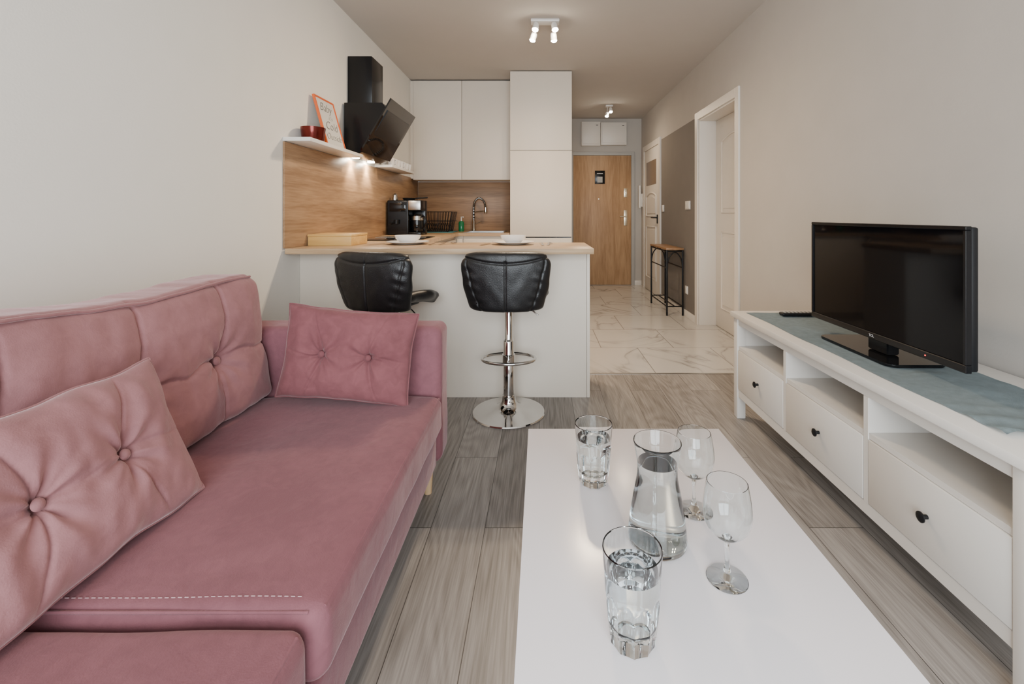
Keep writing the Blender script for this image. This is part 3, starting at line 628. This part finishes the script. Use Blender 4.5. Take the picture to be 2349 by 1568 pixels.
# ------------------------------------------------------------ sofa
ZS = 0.42
sofa = thing('sofa', 'pink velvet sofa with tufted back and wooden legs', 'sofa', (-0.88, 0.75, 0))
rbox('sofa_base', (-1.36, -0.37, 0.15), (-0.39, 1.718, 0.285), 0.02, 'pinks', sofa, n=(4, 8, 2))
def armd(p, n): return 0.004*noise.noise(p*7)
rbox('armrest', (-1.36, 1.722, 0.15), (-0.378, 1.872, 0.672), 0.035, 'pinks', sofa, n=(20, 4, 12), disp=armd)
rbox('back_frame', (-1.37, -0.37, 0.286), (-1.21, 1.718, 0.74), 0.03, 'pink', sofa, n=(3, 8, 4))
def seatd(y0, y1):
    def f(p, n):
        if n.z > 0.5:
            a = max(0, 1-((p.y-(y0+y1)/2)/((y1-y0)/2))**2)*max(0, 1-((p.x+0.69)/0.34)**2)
            return 0.008*a**0.5 + 0.006*noise.noise(Vector((p.x*5, p.y*3, 2)))
        return 0.004*noise.noise(p*6)
    return f
sd = seatd(0.775, 1.718)
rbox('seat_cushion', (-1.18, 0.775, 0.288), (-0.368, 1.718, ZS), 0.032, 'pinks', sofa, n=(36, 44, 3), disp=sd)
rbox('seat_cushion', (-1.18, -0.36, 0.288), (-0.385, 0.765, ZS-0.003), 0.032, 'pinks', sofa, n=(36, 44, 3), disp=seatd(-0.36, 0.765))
def backd(y0, y1, bts):
    def f(p, n):
        zc = 0.63; dd = 0
        if n.x > 0.2:
            for b in bts:
                dy, dz = p.y-b, p.z-zc
                r = math.hypot(dy, dz)
                dd += -0.026*math.exp(-(r/0.028)**2) - 0.016*math.exp(-(r/0.085)**2)
                ang = math.atan2(dz, dy)
                dd += 0.0042*math.sin(ang*9+b*20)*math.exp(-((r-0.045)/0.06)**2)
                cv = dy - (0.06*dz/0.22 + 0.05*(dz/0.22)**2*(1 if dz < 0 else -0.4))
                dd += -0.009*math.exp(-(cv/0.005)**2) - 0.009*math.exp(-(cv/0.04)**2)
            dd += -0.008*math.exp(-((dz_(p, bts, zc))/0.005)**2) - 0.007*math.exp(-((dz_(p, bts, zc))/0.04)**2)
        ed = min(abs(p.y-y0), abs(p.y-y1), abs(p.z-0.42), abs(p.z-0.87))
        puff = 0.026*min(1, ed/0.10)**0.7 if n.x > 0.2 else 0
        return (dd+puff)*max(0, n.x)+0.005*noise.noise(p*7)+0.0028*noise.noise(Vector((p.x*10, p.y*22, p.z*12)))
    return f
def dz_(p, bts, zc):
    b = min(bts, key=lambda q: abs(q-p.y)); return p.z-zc-0.018*math.sin(min(abs(p.y-b)/0.155, 1)*pi)
def lean(p): return Vector((p.x-(p.z-0.42)*0.15, p.y, p.z + (0.008*math.sin(p.y*9)+0.010*math.sin(p.y*3.1))*(p.z-0.42)/0.45))
for y0, y1, bts in [(0.70, 1.716, (1.47, 1.16, 0.85)), (-0.36, 0.69, (0.45, 0.16, -0.13))]:
    rbox('back_cushion', (-1.185, y0, ZS+0.004), (-1.0, y1, 0.885), 0.042, 'pink', sofa, n=(4, 150, 66), disp=backd(y0, y1, bts), warp=lean)
    tube('piping', [lean(Vector((-1.006, y0+0.035+(y1-y0-0.07)*i/30, 0.876+0.004*noise.noise(Vector((0, i*0.4, 0)))))) for i in range(31)], 0.0045, 'pink', sofa, seg=8)
    for b in bts:
        o = lathe('tuft_button', [(0, 0.008), (0.007, 0.007), (0.012, 0.004), (0.014, 0), (0.012, -0.005), (0, -0.006)], 'pink', sofa, seg=20)
        o.matrix_basis = Matrix.Translation(lean(Vector((-1.015, b, 0.63)))) @ Matrix.Rotation(pi/2-0.2, 4, 'Y')
tube('piping', [(-0.380, 0.80, ZS-0.008), (-0.380, 1.70, ZS-0.008)], 0.004, 'pinks', sofa, seg=8)
tube('piping', [(-1.0, 0.785, ZS-0.006), (-0.40, 0.785, ZS-0.006)], 0.003, 'pinks', sofa, seg=8)
tube('piping', [(-0.397, -0.30, ZS-0.010), (-0.397, 0.74, ZS-0.010)], 0.004, 'pinks', sofa, seg=8)
stl = []
for i in range(48):
    x0 = -0.985+i*0.0118; p = Vector((x0, 0.807, ZS)); zt = ZS+sd(p, Vector((0, 0, 1)))
    stl.append(((x0, 0.8065, zt-0.001), (x0+0.007, 0.8075, zt+0.0009)))
boxes('stitching', stl, 'seam', sofa, bev=0)
tube('piping', [(-0.385, 1.742, 0.17), (-0.385, 1.742, 0.64)], 0.003, 'pinks', sofa, seg=8)
tube('piping', [(-0.385, 1.852, 0.17), (-0.385, 1.852, 0.64)], 0.003, 'pinks', sofa, seg=8)
for lx, ly in [(-0.445, 1.80), (-1.28, 1.80), (-0.45, -0.28), (-1.28, -0.28), (-0.46, 0.76)]:
    lathe('leg', [(0, 0), (0.014, 0), (0.024, 0.1495), (0, 0.1495)], 'legw', sofa, c=(lx, ly, 0), seg=20)

def pillow(name, w, h, t, bts, m, label, seed=0):
    N, K = 130, 96; bm = bmesh.new()
    def pos(i, j, sgn):
        u = -1+2*i/N; v = -1+2*j/K
        e = max(0.0, (1-abs(u)**3.4))*max(0.0, (1-abs(v)**3.4))
        th = t/2*e**0.55
        x = u*w/2*(1-0.05*(1-v*v)) ; z = v*h/2*(1-0.06*(1-u*u))
        x += 0.006*noise.noise(Vector((z*12, seed, 1)))*abs(u)**2; z += 0.008*noise.noise(Vector((x*9, seed, 5)))*abs(v)**2
        dd = 0
        for b in bts:
            r = math.hypot(x-b, z)
            dd += 0.016*math.exp(-(r/0.018)**2)+0.014*math.exp(-(r/0.06)**2)
            ang = math.atan2(z, x-b)
            dd += 0.0038*math.exp(-((r-0.04)/0.05)**2)*(math.sin(ang*6+seed+b*30)+0.6*math.sin(ang*11+seed*2+b*10))
            cv = x-b*(1+1.6*(abs(z)/(h/2))**1.5*0.45)
            dd += (0.005*math.exp(-(cv/0.004)**2)+0.005*math.exp(-(cv/0.03)**2))*min(1, th/0.03)
        zz = z-0.010*math.sin(x*20)
        dd += (0.0045*math.exp(-(zz/0.004)**2)+0.005*math.exp(-(zz/0.03)**2))*min(1, th/0.03)*(1 if abs(x) > bts[-1] else 0.5)
        nz = 0.008*noise.noise(Vector((x*10, z*10, seed+sgn)))+0.005*noise.noise(Vector((x*28, z*18, seed+sgn)))
        y = -sgn*max(0.0, th-dd*min(1, th/0.05)+nz*min(1, th/0.03))
        return (x, y, z)
    F = [[bm.verts.new(pos(i, j, 1)) for i in range(N+1)] for j in range(K+1)]
    B = [[(F[j][i] if i in (0, N) or j in (0, K) else bm.verts.new(pos(i, j, -1))) for i in range(N+1)] for j in range(K+1)]
    for j in range(K):
        for i in range(N):
            bm.faces.new((F[j][i], F[j][i+1], F[j+1][i+1], F[j+1][i])); bm.faces.new((B[j][i], B[j+1][i], B[j+1][i+1], B[j][i+1]))
    o = finish(name, bm, m, smooth=True, doubles=False)
    tag(o, label, 'cushion', 'loose sofa cushions')
    edge = [pos(i, 0, 1) for i in range(N)]+[pos(N, j, 1) for j in range(K)]+[pos(N-i, K, 1) for i in range(N)]+[pos(0, K-j, 1) for j in range(K)]
    tube('piping', edge, 0.003, m, o, seg=6, closed=True)
    for b in bts:
        q = lathe('button', [(0, 0.007), (0.006, 0.006), (0.010, 0.003), (0.0115, 0), (0, -0.004)], m, o, seg=20)
        q.matrix_basis = Matrix.Translation((b, -(t/2-0.026), 0)) @ Matrix.Rotation(pi/2, 4, 'X')
    return o
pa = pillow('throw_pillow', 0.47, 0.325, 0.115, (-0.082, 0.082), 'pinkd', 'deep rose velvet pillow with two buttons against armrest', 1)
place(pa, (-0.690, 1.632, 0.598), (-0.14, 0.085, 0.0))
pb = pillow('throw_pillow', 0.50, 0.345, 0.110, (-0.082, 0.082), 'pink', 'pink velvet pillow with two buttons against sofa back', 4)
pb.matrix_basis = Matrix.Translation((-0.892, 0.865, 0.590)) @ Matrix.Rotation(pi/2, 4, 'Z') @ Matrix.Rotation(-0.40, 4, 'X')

# ------------------------------------------------------------ coffee table
t = thing('coffee_table', 'low glossy white rectangular coffee table', 'coffee table', (0.25, 0.93, 0))
bx('table_top', (-0.037, 0.46, 0.40), (0.541, 1.383, 0.45), 'tablew', t, 0.0015)
for lx in (-0.037, 0.491):
    for ly in (0.46, 1.333): bx('leg', (lx, ly, 0), (lx+0.05, ly+0.05, 0.3995), 'tablew', t, 0.001)
ZB = 0.4502
def tumbler_rad(t, z, r):
    n = 10; a = 2*pi/n; k = (t % a)-a/2
    poly = math.cos(a/2)/math.cos(k)
    arch = 0.080 - 0.014*(2*k/a)**2
    f = 1 if z < arch-0.003 else (0 if z > arch+0.003 else (arch+0.003-z)/0.006)
    return r*(1-f*(1-poly)*1.45)
tm = thing('water_glass', 'faceted clear tumbler filled with water', 'drinking glass', group='water tumblers on the table')
def lerp2(t, pts):
    for (a, x), (b, y) in zip(pts, pts[1:]):
        if t <= b: return x+(y-x)*(t-a)/(b-a)
    return pts[-1][1]
def orad(z): return lerp2(z, [(0.004, 0.0340), (0.03, 0.0380), (0.065, 0.0412), (0.10, 0.0425), (0.142, 0.0455)])
prof_o = [(0.0, 0.0), (0.0305, 0.0), (0.0338, 0.003)] + [(orad(0.006+0.0025*k), 0.006+0.0025*k) for k in range(33)] + [(orad(0.10), 0.10), (0.0455, 0.142)]
prof_i = [(0.0447, 0.1438), (0.0434, 0.142), (0.0398, 0.10), (0.0365, 0.070), (0.0318, 0.034), (0.027, 0.026), (0, 0.023)]
bm = bmesh.new(); seg = 100
def build_ring(r, z, outer):
    if r < 1e-6: return [bm.verts.new((0, 0, z))]
    return [bm.verts.new(((tumbler_rad(2*pi*i/seg, z, r) if outer else r)*math.cos(2*pi*i/seg), (tumbler_rad(2*pi*i/seg, z, r) if outer else r)*math.sin(2*pi*i/seg), z)) for i in range(seg)]
R = [build_ring(r, z, True) for r, z in prof_o]+[build_ring(r, z, False) for r, z in prof_i]
for a, b in zip(R, R[1:]):
    for i in range(seg):
        j = (i+1) % seg
        if len(a) == 1: bm.faces.new((a[0], b[i], b[j]))
        elif len(b) == 1: bm.faces.new((a[i], a[j], b[0]))
        else: bm.faces.new((a[i], a[j], b[j], b[i]))
finish('glass_body', bm, 'glass', tm, smooth=0.3, doubles=False)
def inner(z): return lerp2(z, [(0.023, 0.0), (0.026, 0.027), (0.034, 0.0318), (0.070, 0.0365), (0.10, 0.0398), (0.142, 0.0434)])
lathe('water', [(0, 0.0225)]+[(inner(z)+0.0003, z) for z in (0.0263, 0.034, 0.05, 0.07, 0.09, 0.110)]+[(0, 0.110)], 'water', tm, seg=64, smooth=0.7)
tm.location = (0.129, 1.107, ZB)
copy_thing(tm, (0.140, 0.695, ZB), 0.2)
cf = thing('water_carafe', 'clear glass carafe filled with water', 'carafe', group=None)
out = [(0, 0), (0.052, 0.0), (0.0565, 0.004), (0.0575, 0.012), (0.055, 0.04), (0.049, 0.08), (0.0425, 0.115), (0.0392, 0.135), (0.0390, 0.150), (0.0415, 0.170), (0.0470, 0.200)]
outs = [out[0], out[1]] + [(p.x, p.y) for p in spline([(r, z, 0) for r, z in out[2:]], 4)]
inn = [(max(r-0.0016, 0), z) for r, z in outs[::-1] if z > 0.01] + [(0.045, 0.009), (0, 0.008)]
lathe('glass_body', outs+[(0.0462, 0.2012)]+inn, 'glass', cf, seg=64)
wl = [(max(r-0.0013, 0), z) for r, z in outs if 0.0118 < z < 0.160]
lathe('water', [(0, 0.0078), (0.045, 0.0088)]+wl+[(0, wl[-1][1])], 'water', cf, seg=64)
cf.location = (0.232, 0.905, ZB)
wg = thing('wine_glass', 'empty clear stemmed wine glass on the table', 'wine glass', group='wine glasses on the table')
lathe('foot', [(0, 0), (0.034, 0.0), (0.0355, 0.0015), (0.034, 0.003), (0.015, 0.006), (0.007, 0.012), (0, 0.014)], 'glass', wg, seg=48)
lathe('stem', [(0, 0.0145), (0.0062, 0.0145), (0.0040, 0.026), (0.0036, 0.05), (0.0048, 0.066), (0.009, 0.074), (0, 0.0755)], 'glass', wg, seg=24)
bo = [(0.009, 0.0745), (0.024, 0.081), (0.036, 0.095), (0.0415, 0.112), (0.0420, 0.125), (0.0395, 0.148), (0.0350, 0.173)]
bo = [(p.x, p.y) for p in spline([(r, z, 0) for r, z in bo], 4)]
lathe('cup', [(0, 0.0758)]+bo+[(0.0343, 0.1735)]+[(r-0.0012, z) for r, z in bo[::-1] if z > 0.078]+[(0, 0.0775)], 'glass', wg, seg=56)
wg.location = (0.333, 0.8125, ZB)
copy_thing(wg, (0.3375, 1.0, ZB), 0)

# ------------------------------------------------------------ TV bench
tb = thing('tv_bench', 'white wooden television bench with three drawers', 'tv bench', (1.31, 1.74, 0))
bx('top', (1.045, 0.96, 0.543), (1.565, 2.513, 0.57), 'bench', tb, 0.004)
boxes('carcass', [((1.09, 2.462, 0.14), (1.545, 2.480, 0.5425)), ((1.09, 0.99, 0.14), (1.545, 1.01, 0.5425)), ((1.066, 1.978, 0.1585), (1.544, 1.998, 0.5045)), ((1.066, 1.482, 0.1585), (1.544, 1.502, 0.5045)),
    ((1.068, 1.026, 0.505), (1.088, 2.456, 0.5425)), ((1.068, 1.026, 0.118), (1.088, 2.456, 0.158)),
    ((1.069, 1.011, 0.372), (1.543, 1.4815, 0.390)), ((1.069, 1.5025, 0.372), (1.543, 1.9775, 0.390)), ((1.069, 1.9985, 0.372), (1.543, 2.4615, 0.390)),
    ((1.0885, 1.012, 0.130), (1.545, 2.46, 0.1455)), ((1.546, 1.0, 0.12), (1.555, 2.475, 0.5425))], 'bench', tb, bev=0)
for lx in (1.062, 1.512):
    for ly in (0.98, 2.457): bx('leg', (lx, ly, 0), (lx+0.045, ly+0.045, 0.5425), 'bench', tb, 0.002)
for y0, y1 in [(1.9985, 2.4565), (1.5025, 1.9775), (1.0255, 1.4815)]:
    dr = bx('drawer', (1.0645, y0+0.0025, 0.161), (1.20, y1-0.0025, 0.3695), 'bench', tb, 0.002)
    o = lathe('knob', [(0, 0.024), (0.009, 0.0235), (0.0145, 0.020), (0.0145, 0.017), (0.006, 0.011), (0.006, 0.0), (0, 0)], 'blackm', dr, seg=24)
    o.matrix_basis = Matrix.Translation((1.0643, (y0+y1)/2, 0.268)) @ Matrix.Rotation(-pi/2, 4, 'Y')
bm = bmesh.new(); NX, NY = 40, 140; G = []
for j in range(NY+1):
    row = []
    for i in range(NX+1):
        fx_, fy_ = i/NX, j/NY
        x = 1.112+0.355*fx_ + 0.004*math.sin(fy_*17)*(1 if i in (0, NX) else 0.6); y = 1.085+1.37*fy_ + 0.004*math.sin(fx_*14)
        q = 0 if (abs(x-1.30) < 0.14 and abs(y-1.76) < 0.24) or y > 2.31 else 1
        z = 0.5712+0.003*abs(noise.noise(Vector((x*7, y*5, 0))))+q*0.005*max(0, noise.noise(Vector((x*9+y*4, y*9, 4))))
        if y < 1.32: z += 0.008*abs(math.sin((y-1.085)*40+x*9))**3*(1.32-y)/0.235
        if fy_ < 0.05: z += 0.006*(0.5+0.5*math.sin(fx_*26))*(1-fy_/0.05)
        row.append(bm.verts.new((x, y, z)))
    G.append(row)
for j in range(NY):
    for i in range(NX): bm.faces.new((G[j][i], G[j][i+1], G[j+1][i+1], G[j+1][i]))
bmesh.ops.solidify(bm, geom=list(bm.faces), thickness=-0.0008)
t = finish('table_runner', bm, 'linen', smooth=True, doubles=False); tag(t, 'blue-grey linen runner laid along the bench', 'table runner')
ZR = 0.5745
tv = thing('television', 'black flat-screen television on a low stand', 'television', (1.27, 1.71, ZR))
boxes('bezel', [((1.243, 1.33, 0.634), (1.262, 2.09, 0.658)), ((1.243, 1.33, 1.054), (1.262, 2.09, 1.066)), ((1.243, 1.33, 0.658), (1.262, 1.341, 1.054)), ((1.243, 2.079, 0.658), (1.262, 2.09, 1.054))], 'black', tv, bev=0.002)
bx('screen', (1.249, 1.341, 0.658), (1.258, 2.079, 1.054), 'screen', tv, 0)
bx('housing', (1.2625, 1.333, 0.637), (1.285, 2.087, 1.063), 'blackm', tv, 0.006)
bx('rear_cover', (1.2855, 1.43, 0.66), (1.325, 1.99, 0.95), 'blackm', tv, 0.012)
prism('stand_neck', [(1.265, 1.66), (1.31, 1.66), (1.31, 1.76), (1.265, 1.76)], 'Z', ZR+0.012, 0.66, 'black', tv, 0.004)
def rr(cx, cy, hx, hy, r, n=6):
    P = []
    for qx, qy, a0 in [(1, 1, 0), (-1, 1, pi/2), (-1, -1, pi), (1, -1, 3*pi/2)]:
        for k in range(n+1):
            a = a0+pi/2*k/n; P.append((cx+qx*(hx-r)+r*math.cos(a), cy+qy*(hy-r)+r*math.sin(a)))
    return P
prism('stand_base', rr(1.30, 1.76, 0.105, 0.20, 0.03), 'Z', ZR, ZR+0.010, 'glassb', tv, 0.002)
text('brand_lettering', 'TCL', 0.013, 'ink_w', Matrix(((0, 0, -1, 1.2425), (-1, 0, 0, 1.71), (0, 1, 0, 0.646), (0, 0, 0, 1))), tv, spacing=1.1)
lathe('standby_light', [(0, 0.001), (0.002, 0.001), (0.002, 0), (0, 0)], 'led', tv, seg=10).matrix_basis = Matrix.Translation((1.2425, 1.47, 0.646)) @ Matrix.Rotation(-pi/2, 4, 'Y')
t = thing('remote_control', 'slim black remote control on the runner', 'remote control', (1.34, 2.37, ZR))
rbox('remote_body', (1.25, 2.345, ZR), (1.44, 2.39, ZR+0.018), 0.007, 'black', t, n=(8, 3, 1))
boxes('buttons', [((1.262+0.02*i, 2.352+0.012*j, ZR+0.0175), (1.270+0.02*i, 2.359+0.012*j, ZR+0.0195)) for i in range(8) for j in range(3)], 'alu', t, bev=0)

# ------------------------------------------------------------ console table
ct = thing('console_table', 'narrow console table with wooden top and black frame', 'console table', (1.47, 5.3, 0))
bx('table_top', (1.365, 4.945, 0.715), (1.558, 5.67, 0.735), 'conw', ct, 0.002)
for lx in (1.368, 1.54):
    for ly in (4.95, 5.647): bx('leg', (lx, ly, 0), (lx+0.017, ly+0.017, 0.7145), 'blackm', ct, 0.001)
for ly in (4.9585, 5.6555):
    for p in ([(1.3765, ly, 0.70), (1.5485, ly, 0.70)], [(1.3765, ly, 0.10), (1.5485, ly, 0.10)], spline([(1.3765, ly, 0.52), (1.40, ly, 0.63), (1.4625, ly, 0.69), (1.525, ly, 0.63), (1.5485, ly, 0.52)], 5)):
        tube('rail', p, 0.007, 'blackm', ct, seg=8)
for lx in (1.3765, 1.5485):
    for z_ in (0.70, 0.10, 0.52): tube('rail', [(lx, 4.9585, z_), (lx, 5.6555, z_)], 0.007, 'blackm', ct, seg=8)
tube('rail', [(1.4625, 4.9585, 0.10), (1.4625, 5.6555, 0.10)], 0.007, 'blackm', ct, seg=8)

# ------------------------------------------------------------ ceiling lights
def spotlamp(name, lb, cx, cy, w, dp, heads, energy):
    t = thing(name, lb, 'ceiling light', (cx, cy, ZC))
    bx('ceiling_plate', (cx-w/2, cy-dp/2, ZC-0.022), (cx+w/2, cy+dp/2, ZC), 'white', t, 0.006)
    for hx, hy, dz, tx, ty in heads:
        b = Vector((cx+hx, cy+hy, ZC-0.022)); dr = Vector((tx, ty, -1)).normalized(); e = b+Vector((0, 0, -dz))
        tube('lamp_arm', [b, e], 0.005, 'white', t)
        R_ = Matrix.Translation(e) @ dr.to_track_quat('-Z', 'Y').to_matrix().to_4x4()
        o = lathe('lamp_shade', [(0, 0.012), (0.020, 0.010), (0.024, 0), (0.025, -0.048), (0.0235, -0.048), (0.021, -0.002), (0, 0.006)], 'white', t, seg=28); o.matrix_basis = R_
        o2 = lathe('bulb', [(0, -0.062), (0.014, -0.059), (0.021, -0.052), (0.0215, -0.042), (0.012, -0.01), (0, -0.01)], 'bulb', t, seg=24); o2.matrix_basis = R_
        L_ = bpy.data.lights.new('bulb_light', 'SPOT'); L_.energy = energy; L_.color = (1.0, 0.76, 0.51); L_.shadow_soft_size = 0.03; L_.spot_size = 2.95; L_.spot_blend = 0.9
        lo = bpy.data.objects.new('bulb_light', L_); C.objects.link(lo)
        lo.matrix_world = Matrix.Translation(e+dr*0.075) @ dr.to_track_quat('-Z', 'Y').to_matrix().to_4x4()
spotlamp('ceiling_light', 'white four-spot ceiling light, lit warm', 0.035, 3.52, 0.22, 0.085, [(-0.07, -0.02, 0.02, -0.15, -0.4), (0.07, -0.02, 0.02, 0.15, -0.4), (-0.085, 0.025, 0.075, -0.3, 0.0), (0.065, 0.025, 0.075, 0.1, 0.1)], 42)
spotlamp('ceiling_light', 'small two-spot ceiling light in the hallway, lit', 0.94, 6.25, 0.10, 0.08, [(0.02, -0.01, 0.03, 0.0, -0.4), (-0.02, 0.02, 0.08, -0.2, -0.2)], 20)
for yy in (3.45, 3.76):
    L_ = bpy.data.lights.new('hood_lamp', 'SPOT'); L_.energy = 11; L_.color = (1.0, 0.84, 0.64); L_.spot_size = 1.5; L_.spot_blend = 0.6; L_.shadow_soft_size = 0.012
    lo = bpy.data.objects.new('hood_lamp', L_); C.objects.link(lo); lo.location = (-1.405, yy, 1.52); lo.rotation_euler = (0, -0.08, 0)
L_ = bpy.data.lights.new('window_daylight', 'AREA'); L_.shape = 'RECTANGLE'; L_.size = 2.2; L_.size_y = 2.05; L_.energy = 190; L_.color = (0.87, 0.945, 1.0)
lo = bpy.data.objects.new('window_daylight', L_); C.objects.link(lo); lo.location = (0.05, YB-0.05, 1.3); lo.rotation_euler = (pi/2, 0, 0)
w = bpy.data.worlds.new('sky'); bpy.context.scene.world = w; w.use_nodes = True
bg = w.node_tree.nodes['Background']; bg.inputs['Color'].default_value = (0.80, 0.90, 1.0, 1); bg.inputs['Strength'].default_value = 1.2

# ------------------------------------------------------------ camera
cam = bpy.data.cameras.new('camera'); co = bpy.data.objects.new('camera', cam); C.objects.link(co)
co.location = (0, 0, 1.10); co.rotation_euler = (pi/2, 0, 0)
cam.lens = 16.0; cam.sensor_width = 36; cam.shift_x = -(1240-1174.5)/2349; cam.shift_y = -(784-492)/2349; cam.clip_start = 0.02
bpy.context.scene.camera = co
